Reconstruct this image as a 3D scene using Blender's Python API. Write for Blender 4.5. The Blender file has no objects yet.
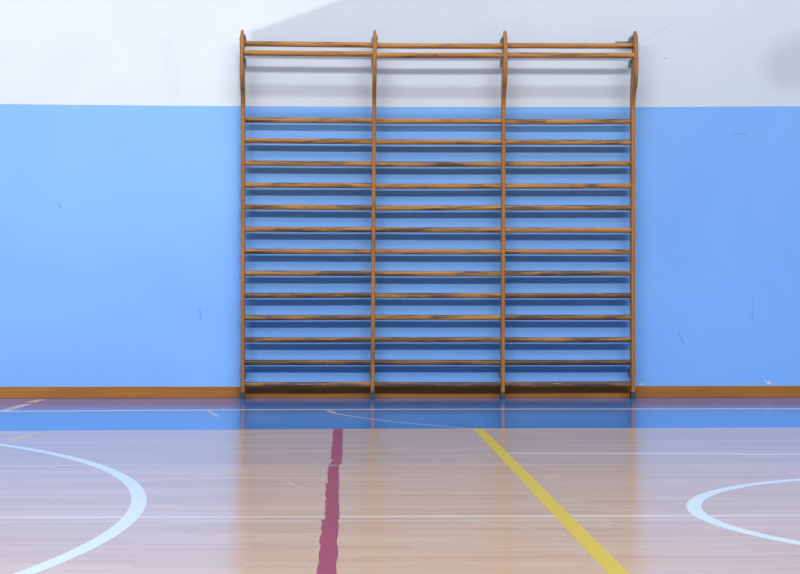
import bpy, bmesh, math, random
from mathutils import Vector
random.seed(7)
C = bpy.context.scene.collection
PI = math.pi

# ------------------------------------------------------------------ helpers
def obj(name, bm, mat, parent=None, smooth=None, label=None):
    me = bpy.data.meshes.new(name)
    bm.normal_update()
    bm.to_mesh(me); bm.free()
    o = bpy.data.objects.new(name, me); C.objects.link(o)
    me.materials.append(mat)
    if smooth is not None:
        for p in me.polygons: p.use_smooth = True
        try: me.set_sharp_from_angle(angle=math.radians(smooth))
        except Exception: pass
    if parent: o.parent = parent
    if label: o['label'] = label
    return o

def add_box(bm, x0, x1, y0, y1, z0, z1, bevel=0.0, seg=2):
    r = bmesh.ops.create_cube(bm, size=1.0)
    vs = r['verts']
    for v in vs:
        v.co = Vector((x0 + (v.co.x + .5) * (x1 - x0), y0 + (v.co.y + .5) * (y1 - y0), z0 + (v.co.z + .5) * (z1 - z0)))
    if bevel > 0:
        es = {e for v in vs for e in v.link_edges}
        bmesh.ops.bevel(bm, geom=list(es), offset=bevel, segments=seg, affect='EDGES', profile=.5)

def add_cyl(bm, c, axis, r, length, seg=16):
    res = bmesh.ops.create_cone(bm, cap_ends=True, segments=seg, radius1=r, radius2=r, depth=length)
    q = Vector((0, 0, 1)).rotation_difference(Vector(axis).normalized())
    for v in res['verts']:
        v.co = q @ v.co + Vector(c)

FZ = .0075                                   # level of the floor surface
def plan(p):
    return (-.380 + (p[0] + .380) * .9903, min(-.0005, -11.170 + (p[1] + 11.170) * .9903 + (.108 if p[1] > -.01 else 0)))

def ribbon(pts_l, pts_r, z=0.0002):
    """flat painted strip lying on the floor, between two edge lines"""
    bm = bmesh.new()
    a = [bm.verts.new((*plan(p), FZ + z)) for p in pts_l]
    b = [bm.verts.new((*plan(p), FZ + z)) for p in pts_r]
    for i in range(len(a) - 1):
        bm.faces.new((a[i], a[i + 1], b[i + 1], b[i]))
    bmesh.ops.recalc_face_normals(bm, faces=bm.faces)
    if sum(f.normal.z for f in bm.faces) < 0:
        bmesh.ops.reverse_faces(bm, faces=bm.faces)
    return bm

def path_ribbon(pts, widths, z=0.0002):
    L, R = [], []
    for i, p in enumerate(pts):
        a = Vector(pts[max(i - 1, 0)]); b = Vector(pts[min(i + 1, len(pts) - 1)])
        t = (b - a).normalized(); n = Vector((-t.y, t.x))
        w = widths[i] if isinstance(widths, (list, tuple)) else widths
        L.append(Vector(p) + n * w / 2); R.append(Vector(p) - n * w / 2)
    return ribbon(L, R, z)

# ------------------------------------------------------------------ node helpers
def new_mat(name):
    m = bpy.data.materials.new(name); m.use_nodes = True
    nt = m.node_tree
    return m, nt, nt.nodes['Principled BSDF']

def N(nt, typ, **kw):
    n = nt.nodes.new(typ)
    for k, v in kw.items():
        if k in n.inputs: n.inputs[k].default_value = v
        else: setattr(n, k, v)
    return n

def math_(nt, op, a, b=None, c=None, clamp=False):
    n = nt.nodes.new('ShaderNodeMath'); n.operation = op; n.use_clamp = clamp
    for i, v in enumerate((a, b, c)):
        if v is None: continue
        if isinstance(v, (int, float)): n.inputs[i].default_value = v
        else: nt.links.new(v, n.inputs[i])
    return n.outputs[0]

def mix(nt, fac, a, b, mode='MIX'):
    n = nt.nodes.new('ShaderNodeMix'); n.data_type = 'RGBA'; n.blend_type = mode
    for i, v in ((0, fac), (6, a), (7, b)):
        if isinstance(v, (int, float)): n.inputs[i].default_value = v
        elif isinstance(v, tuple): n.inputs[i].default_value = (*v, 1) if len(v) == 3 else v
        else: nt.links.new(v, n.inputs[i])
    return n.outputs[2]

def ramp(nt, fac, stops, interp='LINEAR'):
    n = nt.nodes.new('ShaderNodeValToRGB'); n.color_ramp.interpolation = interp
    e = n.color_ramp.elements
    while len(e) < len(stops): e.new(.5)
    for i, (p, c) in enumerate(stops):
        e[i].position = p
        e[i].color = (c, c, c, 1) if isinstance(c, (int, float)) else (*c, 1)
    nt.links.new(fac, n.inputs[0]); return n.outputs[0]

def noise(nt, vec, scale, detail=4, rough=.55, dist=0.0):
    n = nt.nodes.new('ShaderNodeTexNoise')
    n.inputs['Scale'].default_value = scale; n.inputs['Detail'].default_value = detail
    n.inputs['Roughness'].default_value = rough; n.inputs['Distortion'].default_value = dist
    nt.links.new(vec, n.inputs['Vector']); return n.outputs['Fac']

def mapped(nt, scale=(1, 1, 1), loc=None, coord='position'):
    if coord == 'position': src = nt.nodes.new('ShaderNodeNewGeometry').outputs['Position']
    else: src = nt.nodes.new('ShaderNodeTexCoord').outputs['Object']
    m = nt.nodes.new('ShaderNodeMapping'); m.inputs['Scale'].default_value = scale
    nt.links.new(src, m.inputs['Vector'])
    if loc is not None: nt.links.new(loc, m.inputs['Location'])
    return m.outputs[0]

def seg_mask(nt, px, pz, a, b, w, soft):
    """0..1 mask of a short stroke from a to b on the wall (x, z)"""
    ax, az = a; dx, dz = b[0] - ax, b[1] - az; l2 = dx * dx + dz * dz
    rx = math_(nt, 'SUBTRACT', px, ax); rz = math_(nt, 'SUBTRACT', pz, az)
    t = math_(nt, 'DIVIDE', math_(nt, 'ADD', math_(nt, 'MULTIPLY', rx, dx), math_(nt, 'MULTIPLY', rz, dz)), l2, clamp=True)
    ex = math_(nt, 'SUBTRACT', rx, math_(nt, 'MULTIPLY', t, dx)); ez = math_(nt, 'SUBTRACT', rz, math_(nt, 'MULTIPLY', t, dz))
    d = math_(nt, 'SQRT', math_(nt, 'ADD', math_(nt, 'MULTIPLY', ex, ex), math_(nt, 'MULTIPLY', ez, ez)))
    return math_(nt, 'SUBTRACT', 1.0, math_(nt, 'DIVIDE', math_(nt, 'SUBTRACT', d, w), soft), clamp=True)

def add_col(nt, facs):
    out = facs[0]
    for f in facs[1:]: out = math_(nt, 'MAXIMUM', out, f)
    return out

# ------------------------------------------------------------------ materials

def wall_material():
    m, nt, b = new_mat('wall_paint')
    pos = nt.nodes.new('ShaderNodeNewGeometry').outputs['Position']
    s = nt.nodes.new('ShaderNodeSeparateXYZ'); nt.links.new(pos, s.inputs[0])
    px, pz = s.outputs[0], s.outputs[2]
    wob = noise(nt, mapped(nt, (9, 9, 9)), 1.0, 2)
    z2 = math_(nt, 'ADD', pz, math_(nt, 'MULTIPLY', math_(nt, 'SUBTRACT', wob, .5), .006))
    xo = math_(nt, 'SUBTRACT', px, .2)
    edge = math_(nt, 'ADD', math_(nt, 'MULTIPLY', math_(nt, 'MULTIPLY', xo, xo), .00165), 2.0115)
    up = math_(nt, 'DIVIDE', math_(nt, 'SUBTRACT', z2, edge), .004, clamp=True)
    # second coat of paint a touch lighter / darker in big patches, hand roller unevenness
    big = noise(nt, mapped(nt, (.55, .55, .7)), 1.3, 3, .5, .6)
    fine = noise(nt, mapped(nt, (2.5, 2.5, 5)), 2.0, 4, .6)
    bl = mix(nt, ramp(nt, big, [(.35, 0.0), (.65, 1.0)]), (0.184, 0.424, 0.900), (0.208, 0.458, 0.940))
    wh = mix(nt, ramp(nt, big, [(.35, 0.0), (.65, 1.0)]), (0.590, 0.665, 0.780), (0.640, 0.710, 0.815))
    col = mix(nt, up, bl, wh)
    col = mix(nt, ramp(nt, fine, [(.3, 0.0), (.8, .045)]), col, (0.30, 0.34, 0.42))
    # grey patch mixed into the white paint, and a faint old run-down
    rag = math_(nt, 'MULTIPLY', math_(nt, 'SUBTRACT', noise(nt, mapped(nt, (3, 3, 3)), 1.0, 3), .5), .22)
    grey_patch = seg_mask(nt, math_(nt, 'ADD', px, rag), math_(nt, 'ADD', pz, rag), (2.70, 2.30), (2.95, 2.42), .10, .14)
    col = mix(nt, math_(nt, 'MULTIPLY', math_(nt, 'MULTIPLY', grey_patch, up), .48), col, (0.40, 0.43, 0.50))
    run = seg_mask(nt, math_(nt, 'ADD', px, math_(nt, 'MULTIPLY', rag, .3)), pz, (-1.60, 2.45), (-1.55, 2.10), .01, .06)
    col = mix(nt, math_(nt, 'MULTIPLY', run, .12), col, (0.40, 0.45, 0.60))
    # scratches and knocks
    dark = add_col(nt, [seg_mask(nt, px, pz, a, c, w, sft) for a, c, w, sft in (
        ((2.31, 1.835), (2.40, 1.832), .001, .005), ((1.83, 2.355), (1.845, 2.353), .002, .006),
        ((1.93, .46), (1.95, .40), .001, .006), ((1.955, .41), (1.96, .385), .002, .006),
        ((2.45, .70), (2.44, .55), .001, .004), ((-1.38, .62), (-1.37, .55), .002, .007),
        ((-2.35, 1.35), (-2.33, 1.31), .002, .008))])
    col = mix(nt, math_(nt, 'MULTIPLY', dark, .35), col, (0.09, 0.12, 0.22))
    crack = seg_mask(nt, px, pz, (1.63, 2.44), (1.88, 2.59), .002, .009)
    col = mix(nt, math_(nt, 'MULTIPLY', crack, .20), col, (0.45, 0.48, 0.44))
    chip = add_col(nt, [seg_mask(nt, px, pz, a, c, w, sft) for a, c, w, sft in (
        ((2.55, .105), (2.565, .108), .004, .008), ((2.53, .118), (2.535, .12), .002, .006),
        ((1.66, .098), (1.68, .098), .002, .005))])
    col = mix(nt, math_(nt, 'MULTIPLY', chip, .7), col, (0.75, 0.80, 0.86))
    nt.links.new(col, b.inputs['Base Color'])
    b.inputs['Roughness'].default_value = .55
    b.inputs['Specular IOR Level'].default_value = .25
    bp = N(nt, 'ShaderNodeBump', Strength=.12, Distance=.004)
    nt.links.new(noise(nt, mapped(nt, (30, 30, 30)), 2.0, 3), bp.inputs['Height'])
    nt.links.new(bp.outputs[0], b.inputs['Normal'])
    return m

def wood(name, light, mid, dark, axis, wear=0.0, rough=.42, seed=0):
    """varnished timber with the grain along one axis; wear = grimy worn patches"""
    m, nt, b = new_mat(name)
    info = nt.nodes.new('ShaderNodeObjectInfo')
    off = nt.nodes.new('ShaderNodeCombineXYZ')
    r = math_(nt, 'ADD', math_(nt, 'MULTIPLY', info.outputs['Random'], 40), seed * 3.1)
    for i in range(3): nt.links.new(r, off.inputs[i])
    k = {'x': (1.2, 45, 45), 'z': (45, 45, 1.2)}[axis]
    g = noise(nt, mapped(nt, k, off.outputs[0]), 1.5, 6, .65, .4)
    col = ramp(nt, g, [(.28, dark), (.5, mid), (.72, light)])
    tone = noise(nt, mapped(nt, tuple(v * (.9 if v > 5 else 1.6) / (8 if v > 5 else 1) for v in k), off.outputs[0]), 1.0, 2)
    col = mix(nt, ramp(nt, tone, [(.35, 0.0), (.7, .45)]), col, dark)
    if wear:
        k2 = {'x': (2.6, 30, 30), 'z': (22, 22, 2.6)}[axis]
        wn = noise(nt, mapped(nt, k2, off.outputs[0]), 1.0, 5, .7, .3)
        wm = ramp(nt, wn, [(.60 - .24 * wear, 0.0), (.72 - .22 * wear, 1.0)])
        col = mix(nt, math_(nt, 'MULTIPLY', wm, .85), col, (0.045, 0.034, 0.027))
        wn2 = noise(nt, mapped(nt, tuple(v * 1.7 for v in k2), off.outputs[0]), 1.3, 5, .7)
        wm2 = ramp(nt, wn2, [(.64, 0.0), (.70, 1.0)])
        col = mix(nt, math_(nt, 'MULTIPLY', wm2, .55), col, (0.42, 0.34, 0.22))
    nt.links.new(col, b.inputs['Base Color'])
    b.inputs['Roughness'].default_value = rough
    b.inputs['Specular IOR Level'].default_value = .3
    return m

def flat(name, col, rough=.5, metal=0.0, spec=.5, coat=0.0):
    m, nt, b = new_mat(name)
    n = noise(nt, mapped(nt, (6, 6, 6)), 2.5, 4)
    nt.links.new(mix(nt, ramp(nt, n, [(.3, 0.0), (.75, .28)]), col, tuple(v * .7 for v in col)), b.inputs['Base Color'])
    b.inputs['Roughness'].default_value = rough; b.inputs['Metallic'].default_value = metal
    b.inputs['Specular IOR Level'].default_value = spec
    return m

FLOOR_ROUGH = .16
def floor_finish(nt, b, rough=FLOOR_ROUGH):
    b.inputs['Roughness'].default_value = rough
    b.inputs['IOR'].default_value = 1.55

def parquet():
    m, nt, b = new_mat('parquet_strips')
    pos = nt.nodes.new('ShaderNodeNewGeometry').outputs['Position']
    s = nt.nodes.new('ShaderNodeSeparateXYZ'); nt.links.new(pos, s.inputs[0])
    py = s.outputs[1]
    br = nt.nodes.new('ShaderNodeTexBrick')
    br.offset = .37
    for k_, v in (('Scale', 1.0), ('Mortar Size', .0012), ('Mortar Smooth', .3), ('Bias', 0.0), ('Brick Width', .48), ('Row Height', .048)):
        br.inputs[k_].default_value = v
    br.inputs['Color1'].default_value = (0, 0, 0, 1); br.inputs['Color2'].default_value = (1, 1, 1, 1)
    br.inputs['Mortar'].default_value = (.5, .5, .5, 1)
    nt.links.new(pos, br.inputs['Vector'])
    tone = nt.nodes.new('ShaderNodeSeparateColor'); nt.links.new(br.outputs['Color'], tone.inputs[0])
    col = ramp(nt, tone.outputs[0], [(0.0, (0.62, 0.41, 0.25)), (.5, (0.665, 0.455, 0.28)), (1.0, (0.705, 0.495, 0.315))])
    g = noise(nt, mapped(nt, (2.0, 34, 1)), 1.5, 6, .65, .2)
    col = mix(nt, ramp(nt, g, [(.35, .30), (.6, 0.0)]), col, (0.50, 0.29, 0.155))
    g2 = noise(nt, mapped(nt, (.5, 5.5, 1)), 1.0, 4, .6)
    col = mix(nt, ramp(nt, g2, [(.4, 0.0), (.75, .5)]), col, (0.82, 0.62, 0.45))
    # the joints between the big floor sheets
    for y0, w, f in ((-4.218, .020, .32), (-5.781, .020, .66), (-5.875, .012, .30)):
        d = math_(nt, 'ABSOLUTE', math_(nt, 'SUBTRACT', py, y0))
        mk = math_(nt, 'SUBTRACT', 1.0, math_(nt, 'DIVIDE', math_(nt, 'SUBTRACT', d, w), .008), clamp=True)
        broken = noise(nt, mapped(nt, (2.2, 3, 1)), 1.0, 3)
        col = mix(nt, math_(nt, 'MULTIPLY', mk, math_(nt, 'MULTIPLY', ramp(nt, broken, [(.3, .5), (.6, 1.0)]), f)), col, (0.92, 0.82, 0.70))
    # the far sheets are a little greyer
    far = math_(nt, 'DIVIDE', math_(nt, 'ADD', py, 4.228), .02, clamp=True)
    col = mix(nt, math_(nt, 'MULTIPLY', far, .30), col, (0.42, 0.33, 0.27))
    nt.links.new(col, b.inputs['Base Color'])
    floor_finish(nt, b)
    rn = noise(nt, mapped(nt, (.8, 7, 1)), 1.2, 4)
    nt.links.new(ramp(nt, rn, [(.3, FLOOR_ROUGH - .03), (.7, FLOOR_ROUGH + .05)]), b.inputs['Roughness'])
    return m

def floor_paint(name, col, worn=0.0, under=(0.6, 0.38, 0.2), rough=FLOOR_ROUGH):
    m, nt, b = new_mat(name)
    n = noise(nt, mapped(nt, (1.0, 6, 1)), 2.0, 4)
    c = mix(nt, ramp(nt, n, [(.3, 0.0), (.8, .22)]), col, tuple(v * .75 for v in col))
    if worn:
        w = noise(nt, mapped(nt, (5, 5, 1)), 3.0, 4, .7)
        c = mix(nt, ramp(nt, w, [(.35, worn), (.7, worn * .3)]), c, under)
    nt.links.new(c, b.inputs['Base Color'])
    floor_finish(nt, b, rough)
    return m

M = {}
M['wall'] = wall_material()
M['parquet'] = parquet()
M['border'] = floor_paint('blue_floor_paint', (0.030, 0.200, 0.600), rough=.12)
M['white_line'] = floor_paint('white_line_paint', (0.86, 0.93, 0.96))
M['faint_line'] = floor_paint('faded_line_paint', (0.75, 0.76, 0.72), .45)
M['faint_on_blue'] = floor_paint('faded_line_paint_on_blue', (0.62, 0.63, 0.50), .35, (0.06, 0.18, 0.42))
M['red_line'] = floor_paint('red_line_tape', (0.32, 0.022, 0.068), rough=.34)
M['yellow_line'] = floor_paint('yellow_line_paint', (0.64, 0.50, 0.010), rough=.38)
M['old_yellow'] = floor_paint('old_yellow_paint', (0.75, 0.56, 0.07), .25)
M['upright'] = wood('upright_wood', (0.53, 0.245, 0.062), (0.42, 0.175, 0.043), (0.26, 0.098, 0.025), 'z', .14)
M['baseboard'] = wood('baseboard_wood', (0.46, 0.190, 0.030), (0.385, 0.145, 0.021), (0.27, 0.092, 0.014), 'x', 0, .5)
M['steel'] = flat('added_plate_grey_steel', (0.16, 0.17, 0.18), .45, .7)
M['shoe'] = flat('painted_shoe', (0.045, 0.06, 0.075), .5, .2)
RUNG = [wood('rung_wood_%s' % n, *[tuple(c * k for c in q) for q in ((0.60, 0.30, 0.075), (0.47, 0.215, 0.052), (0.29, 0.122, 0.032))], 'x', w, .38, i)
        for i, (n, w, k) in enumerate((('clean', .35, 1.0), ('handled', .60, 1.0), ('worn', .82, .88), ('dark', .95, .62)))]

# ------------------------------------------------------------------ setting
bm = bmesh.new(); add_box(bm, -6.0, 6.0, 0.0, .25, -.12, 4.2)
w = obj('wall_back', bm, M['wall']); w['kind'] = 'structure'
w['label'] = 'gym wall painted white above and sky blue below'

bm = bmesh.new(); add_box(bm, -6.0, 6.0, -13.5, 0.0, -.12, FZ)
floor = obj('floor', bm, M['parquet']); floor['kind'] = 'structure'
floor['label'] = 'glossy wooden gym floor with painted court lines'

bm = bmesh.new(); add_box(bm, -6.0, 6.0, -.016, 0.0, FZ, .086, .003)
bb = obj('baseboard_back', bm, M['baseboard']); bb['kind'] = 'structure'
bb['label'] = 'orange brown wooden baseboard along the blue wall'

# paint on the floor: parts of the floor
def line(name, bm, mat, label):
    o = obj(name, bm, M[mat], floor, label=label); return o

line('painted_border', ribbon([(-6, -2.56), (-2.226, -2.450), (-.08, -2.353), (2.117, -2.325), (6, -2.28)],
                              [(-6, -.001), (-2.226, -.001), (-.08, -.001), (2.117, -.001), (6, -.001)], .0001), 'border',
     'blue painted border strip along the wall')
line('court_line', path_ribbon([(-6, -1.22), (-2.5, -1.085), (-1.1, -.99), (0, -.962), (2.5, -.966), (6, -.97)], .058), 'white_line',
     'thin white line running along the blue border')
line('court_line', path_ribbon([(.345, -3.665), (1.0, -3.70), (1.714, -3.75), (6, -4.03)], .042), 'white_line',
     'thin white line running right from the yellow line')
line('court_line', ribbon([(.318, -2.365), (.322, -4.2), (.325, -5.75), (.329, -7.4), (.331, -8.4)],
                          [(.371, -2.365), (.376, -4.2), (.381, -5.75), (.386, -7.4), (.388, -8.4)], .00035), 'yellow_line',
     'yellow court line running straight toward the wall')

def arc(cx, cy, ro, ri, a0, a1, n=140):
    L, R = [], []
    for i in range(n + 1):
        a = math.radians(a0 + (a1 - a0) * i / n)
        L.append((cx + ro * math.cos(a), cy + ro * math.sin(a))); R.append((cx + ri * math.cos(a), cy + ri * math.sin(a)))
    return L, R
line('court_circle', ribbon(*arc(-4.899, -5.755, 3.830, 3.775, -75, 100), .0003), 'white_line', 'large white curved line on the left')
line('court_circle', ribbon(*arc(1.952, -5.729, 1.156, 1.104, 0, 360), .0003), 'white_line', 'smaller white circle line on the right')

# the red line: three lengths of tape, laid slightly askew, with ragged edges
def tape(ql, qr, n=26, jit=.0035):
    L, R = [], []
    for i in range(n + 1):
        t = i / n
        j = lambda: random.uniform(-jit, jit)
        L.append((ql[0][0] + (ql[1][0] - ql[0][0]) * t + j(), ql[0][1] + (ql[1][1] - ql[0][1]) * t))
        R.append((qr[0][0] + (qr[1][0] - qr[0][0]) * t + j(), qr[0][1] + (qr[1][1] - qr[0][1]) * t))
    return ribbon(L, R, .0004)
for ql, qr in ((((-.441, -2.36), (-.444, -3.915)), ((-.389, -2.36), (-.392, -3.885))),
               (((-.432, -3.93), (-.446, -4.145)), ((-.392, -3.90), (-.399, -4.14))),
               (((-.452, -4.18), (-.447, -4.79)), ((-.406, -4.17), (-.402, -4.785))),
               (((-.454, -4.80), (-.447, -5.80)), ((-.405, -4.79), (-.399, -5.80))),
               (((-.456, -5.80), (-.452, -8.2)), ((-.402, -5.80), (-.403, -8.2)))):
    line('court_line', tape(ql, qr), 'red_line', 'length of dark red court tape')

# dashes and remains of older lines
for a, c in (((-2.512, -1.06), (-2.482, -.87)), ((-2.494, -.84), (-2.470, -.46)), ((-2.482, -.34), (-2.456, -.02))):
    line('line_dash', path_ribbon([a, c], .065, .0003), 'faint_line', 'short white dash on the blue border')
line('old_line', path_ribbon([(-2.047, -3.12), (-2.022, -2.62)], .060, .00025), 'old_yellow', 'faded yellow line remnant')
line('old_line', path_ribbon([(-2.085, -3.42), (-2.080, -3.28)], .050, .00025), 'old_yellow', 'faded yellow line remnant')
line('old_line', path_ribbon([(-.490, -.97), (-.465, -1.16), (-.44, -1.29), (-.410, -1.371), (-.233, -1.709), (-.067, -1.956), (.147, -2.193), (.29, -2.345)],
                             [.040, .045, .036, .032, .030, .030, .028, .022], .0003), 'faint_on_blue', 'faded pale curved line on the blue border')
line('old_line', path_ribbon([(.30, -2.37), (.450, -2.48), (.57, -2.55), (.756, -2.65)], [.022, .026, .026, .02], .0003), 'faint_line', 'faded pale curved line')
line('old_line', path_ribbon([(-1.240, -1.02), (-1.130, -1.53)], .032, .0003), 'faint_on_blue', 'short faded mark on the blue border')
for k, (pts, wd) in enumerate((([(-.605, -4.740), (-.582, -4.87), (-.540, -4.935)], [.010, .018, .008]),
                               ([(-.974, -3.447), (-.877, -3.328)], [.010, .016]),
                               ([(-.03, -5.835), (.031, -5.855), (.098, -5.915), (.231, -6.03)], [.004, .012, .016, .005]),
                               ([(.416, -5.812), (.491, -5.905)], [.006, .016]),
                               ([(.491, -5.905), (.545, -5.955)], [.016, .004]))):
    line('scuff_mark', path_ribbon(pts, wd, .00025), 'faint_line', 'pale scuff on the wooden floor')

# ------------------------------------------------------------------ wall bars
bars = bpy.data.objects.new('wall_bars', None); C.objects.link(bars)
bars.location = (.26, -.075, 0); bars.empty_display_size = .3
bars['label'] = 'wooden gym wall bars with three bays of rungs fixed to the blue wall'
bars['category'] = 'wall bars'
def place(o):
    o.location = (-.26, .075, 0)          # meshes are built in room coordinates
    return o

LEAN = [.001, .0055, .003, 0.0]              # metres sideways per metre of height
UX = [-1.0755, -.1915, .6970, 1.5890]
TH = .0275
def upright_bm(x, lean):
    """side profile (y, z) of one post: straight below, cranked forward at the top"""
    front = [(-.150, FZ), (-.150, .7), (-.150, 1.4), (-.150, 1.97), (-.153, 2.02), (-.163, 2.055), (-.186, 2.095),
             (-.228, 2.135), (-.251, 2.168), (-.261, 2.205), (-.266, 2.25), (-.267, 2.35), (-.262, 2.42), (-.253, 2.465), (-.238, 2.494), (-.220, 2.508)]
    back = [(-.196, 2.507), (-.174, 2.496), (-.156, 2.470), (-.148, 2.44), (-.144, 2.38), (-.140, 2.33), (-.132, 2.28), (-.117, 2.235),
            (-.098, 2.19), (-.086, 2.14), (-.082, 2.08), (-.081, 2.0), (-.081, 1.4), (-.081, .7), (-.081, FZ)]
    prof = front + back
    bm = bmesh.new()
    a = [bm.verts.new((x - TH / 2, y, z)) for y, z in prof]
    b = [bm.verts.new((x + TH / 2, y, z)) for y, z in prof]
    n = len(prof)
    bm.faces.new(a); bm.faces.new(list(reversed(b)))
    for i in range(n):
        bm.faces.new((a[i], b[i], b[(i + 1) % n], a[(i + 1) % n]))
    bmesh.ops.recalc_face_normals(bm, faces=bm.faces)
    for v in bm.verts:                        # the tip narrows
        if v.co.z > 2.46: v.co.x = x + (v.co.x - x) * (1 - .38 * min(1, (v.co.z - 2.46) / .045))
    for v in bm.verts: v.co.x += lean * v.co.z
    long_edges = [e for e in bm.edges if len({f.index for f in e.link_faces}) and max(len(f.verts) for f in e.link_faces) > 4]
    bmesh.ops.bevel(bm, geom=long_edges, offset=.006, segments=3, affect='EDGES', profile=.5)
    return bm

uprights = []
for i, x in enumerate(UX):
    u = place(obj('upright', upright_bm(x, LEAN[i]), M['upright'], bars, 40)); uprights.append(u)
    # steel shoe wrapped round the foot
    bm = bmesh.new()
    add_box(bm, x - TH / 2 - .0012, x + TH / 2 + .0012, -.1515, -.0795, FZ, .056, .001)
    obj('foot_shoe', bm, M['shoe'], u, label='dark metal shoe')
    def bracket(z0, z1, yf, yb, side):
        xc = x + LEAN[i] * (z0 + z1) / 2
        xa = xc + side * TH / 2
        x0, x1 = sorted((xa - side * .001, xa + side * .005))
        bm = bmesh.new(); add_box(bm, x0, x1, yf, -.055, z0, z1, .001)         # cheek on the side of the post
        br = obj('bracket', bm, M['steel'], u, label='dark steel bracket')
        bm = bmesh.new(); add_box(bm, xc - .009, xc + .009, yb, -.0005, z0 + .008, z1 - .008, .001)   # stand-off to the wall
        obj('spacer', bm, M['steel'], br)
        bm = bmesh.new(); add_cyl(bm, (xa + side * .0065, yf + .016, (z0 + z1) / 2), (1, 0, 0), .0055, .004, 6)
        obj('bolt', bm, M['steel'], br)
    bracket(2.428, 2.482, -.185, -.142, -1 if i == 3 else 1)
    bracket(2.428, 2.470, -.185, -.142, 1 if i == 3 else -1)
    if i == 3:
        bm = bmesh.new(); add_box(bm, x - TH / 2 - .085, x - TH / 2 + .004, -.030, -.001, 2.450, 2.466, .001)
        obj('wall_strap', bm, M['steel'], u, label='dark steel strap lying along the wall')
    bracket(2.280, 2.325, -.165, -.130, 1 if i == 0 else -1)
    bracket(.150, .215, -.125, -.078, 1 if i == 0 else -1)

def rung_bm(x0, x1, y, z, hy, hz, sag, tilt):
    """oval timber rung, ends let into the posts, very slightly sagged"""
    bm = bmesh.new(); nx, ns = 14, 20
    rings = []
    for i in range(nx + 1):
        t = i / nx; x = x0 + (x1 - x0) * t
        zz = z + tilt * (t - .5) - sag * (1 - (2 * t - 1) ** 2)
        ring = []
        for k in range(ns):
            a = 2 * PI * k / ns
            c, s = math.cos(a), math.sin(a)
            e = .78                                   # squarish oval
            ring.append(bm.verts.new((x, y + hy * math.copysign(abs(c) ** e, c), zz + hz * math.copysign(abs(s) ** e, s))))
        rings.append(ring)
    for i in range(nx):
        for k in range(ns):
            bm.faces.new((rings[i][k], rings[i + 1][k], rings[i + 1][(k + 1) % ns], rings[i][(k + 1) % ns]))
    bm.faces.new(rings[0]); bm.faces.new(list(reversed(rings[-1])))
    bmesh.ops.recalc_face_normals(bm, faces=bm.faces)
    return bm

RZ = [1.902, 1.760, 1.611, 1.461, 1.311, 1.160, 1.013, .864, .713, .563, .410, .256, .106]
rungs = [(2.409, -.174, 0), (2.336, -.243, 0)] + [(z, -.115, 1 if i < 7 else 2 if i < 11 else 3) for i, z in enumerate(RZ)]
for z, y, grade in rungs:
    for bay in range(3):
        x0 = UX[bay] + LEAN[bay] * z + TH / 2 - .004; x1 = UX[bay + 1] + LEAN[bay + 1] * z - TH / 2 + .004
        g = grade if random.random() < .7 else max(0, grade - 1)
        hi = max(0, (z - .77) / 1.15)
        place(obj('rung', rung_bm(x0, x1, y, z + random.uniform(-.0015, .0015) + hi * (.006, 0, .002)[bay], .020, .0185,
                                  random.uniform(0, .002), random.uniform(-.003, .003) - hi * (.006, 0, 0)[bay]), RUNG[g], bars, 60))

# ------------------------------------------------------------------ light
def area(name, loc, target, sx, sy, power, col=(1, 1, 1)):
    l = bpy.data.lights.new(name, 'AREA'); l.shape = 'RECTANGLE'; l.size = sx; l.size_y = sy
    l.energy = power; l.color = col
    o = bpy.data.objects.new(name, l); C.objects.link(o); o.location = loc
    o.rotation_euler = (Vector(target) - Vector(loc)).to_track_quat('-Z', 'Y').to_euler()
    return o
LOW, HIGH = 214, 465
WARM = (1.0, .975, .95)
# a long row of lamps low over the far side of the hall, and daylight from high roof windows
for x, f in ((-9, .85), (-6, .95), (-3, 1.08), (0, 1.15), (3, 1.04), (6, .88), (9, .78)):
    area('hall_lamp', (x, -14.0, 6.7), (x * .5, 0, 1.5), 3.0, .8, LOW * f, WARM)
for x in (-6, -2, 2, 6):
    area('roof_window', (x, -10.0, 19.0), (x * .5, -1.0, 0.8), 4.0, .7, HIGH, (1, 1, 1))

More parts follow.
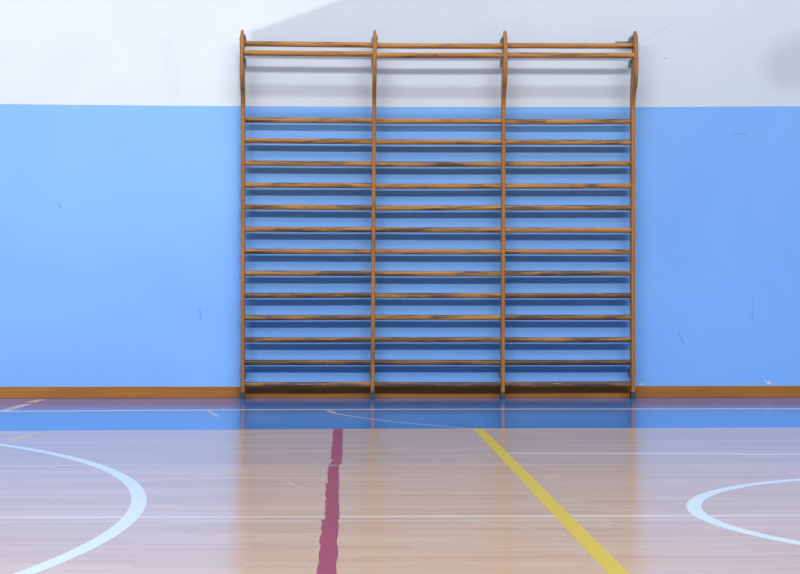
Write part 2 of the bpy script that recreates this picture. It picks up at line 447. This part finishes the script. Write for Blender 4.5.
# spot added to brighten the upper left wall; added unseen plate cuts it
FP = Vector((-5.2, -12.4, 4.4))
fl = bpy.data.lights.new('added_spot', 'SPOT'); fl.energy = 2350; fl.shadow_soft_size = .0012
fl.spot_size = math.radians(34); fl.spot_blend = 1.0; fl.color = (1.0, .885, .87)
fo = bpy.data.objects.new('added_spot', fl); C.objects.link(fo); fo.location = FP
fo.rotation_euler = (Vector((-2.1, 0, 2.75)) - FP).to_track_quat('-Z', 'Y').to_euler()
bm = bmesh.new()
t = .06
ring = [FP.lerp(Vector((x, 0, z)), t) for x, z in ((-1.03, 2.53), (-.41, 2.752), (4.6, 4.50), (4.6, -2.2), (-1.115, -2.2), (-1.115, 2.355), (-1.03, 2.40))]
fr = [bm.verts.new(v) for v in ring]; bk = [bm.verts.new(v + Vector((.02, -.015, 0))) for v in ring]
bm.faces.new(fr); bm.faces.new(list(reversed(bk)))
for k in range(7): bm.faces.new((fr[k], bk[k], bk[(k + 1) % 7], fr[(k + 1) % 7]))
bmesh.ops.recalc_face_normals(bm, faces=bm.faces)
o = obj('added_beam_plate_1', bm, M['steel']); o['kind'] = 'structure'  # unseen plate, added only to cut the spot's shade edge on the wall

wd = bpy.data.worlds.new('World'); bpy.context.scene.world = wd; wd.use_nodes = True
bg = wd.node_tree.nodes['Background']
bg.inputs[0].default_value = (.74, .87, 1.0, 1); bg.inputs[1].default_value = .22

# ------------------------------------------------------------------ camera
cd = bpy.data.cameras.new('camera'); cam = bpy.data.objects.new('camera', cd); C.objects.link(cam)
cam.location = (-.380, -11.170, .771)
cam.rotation_euler = (PI / 2, 0, -math.radians(1.1))
cd.sensor_fit = 'HORIZONTAL'; cd.sensor_width = 36; cd.lens = 36 * 1620 / 800
cd.shift_x = .03
cd.clip_end = 200
sc = bpy.context.scene
sc.camera = cam
sc.view_settings.view_transform = 'Standard'
sc.view_settings.look = 'None'
sc.view_settings.gamma = 1
sc.view_settings.use_curve_mapping = False
sc.view_settings.exposure = 0.0
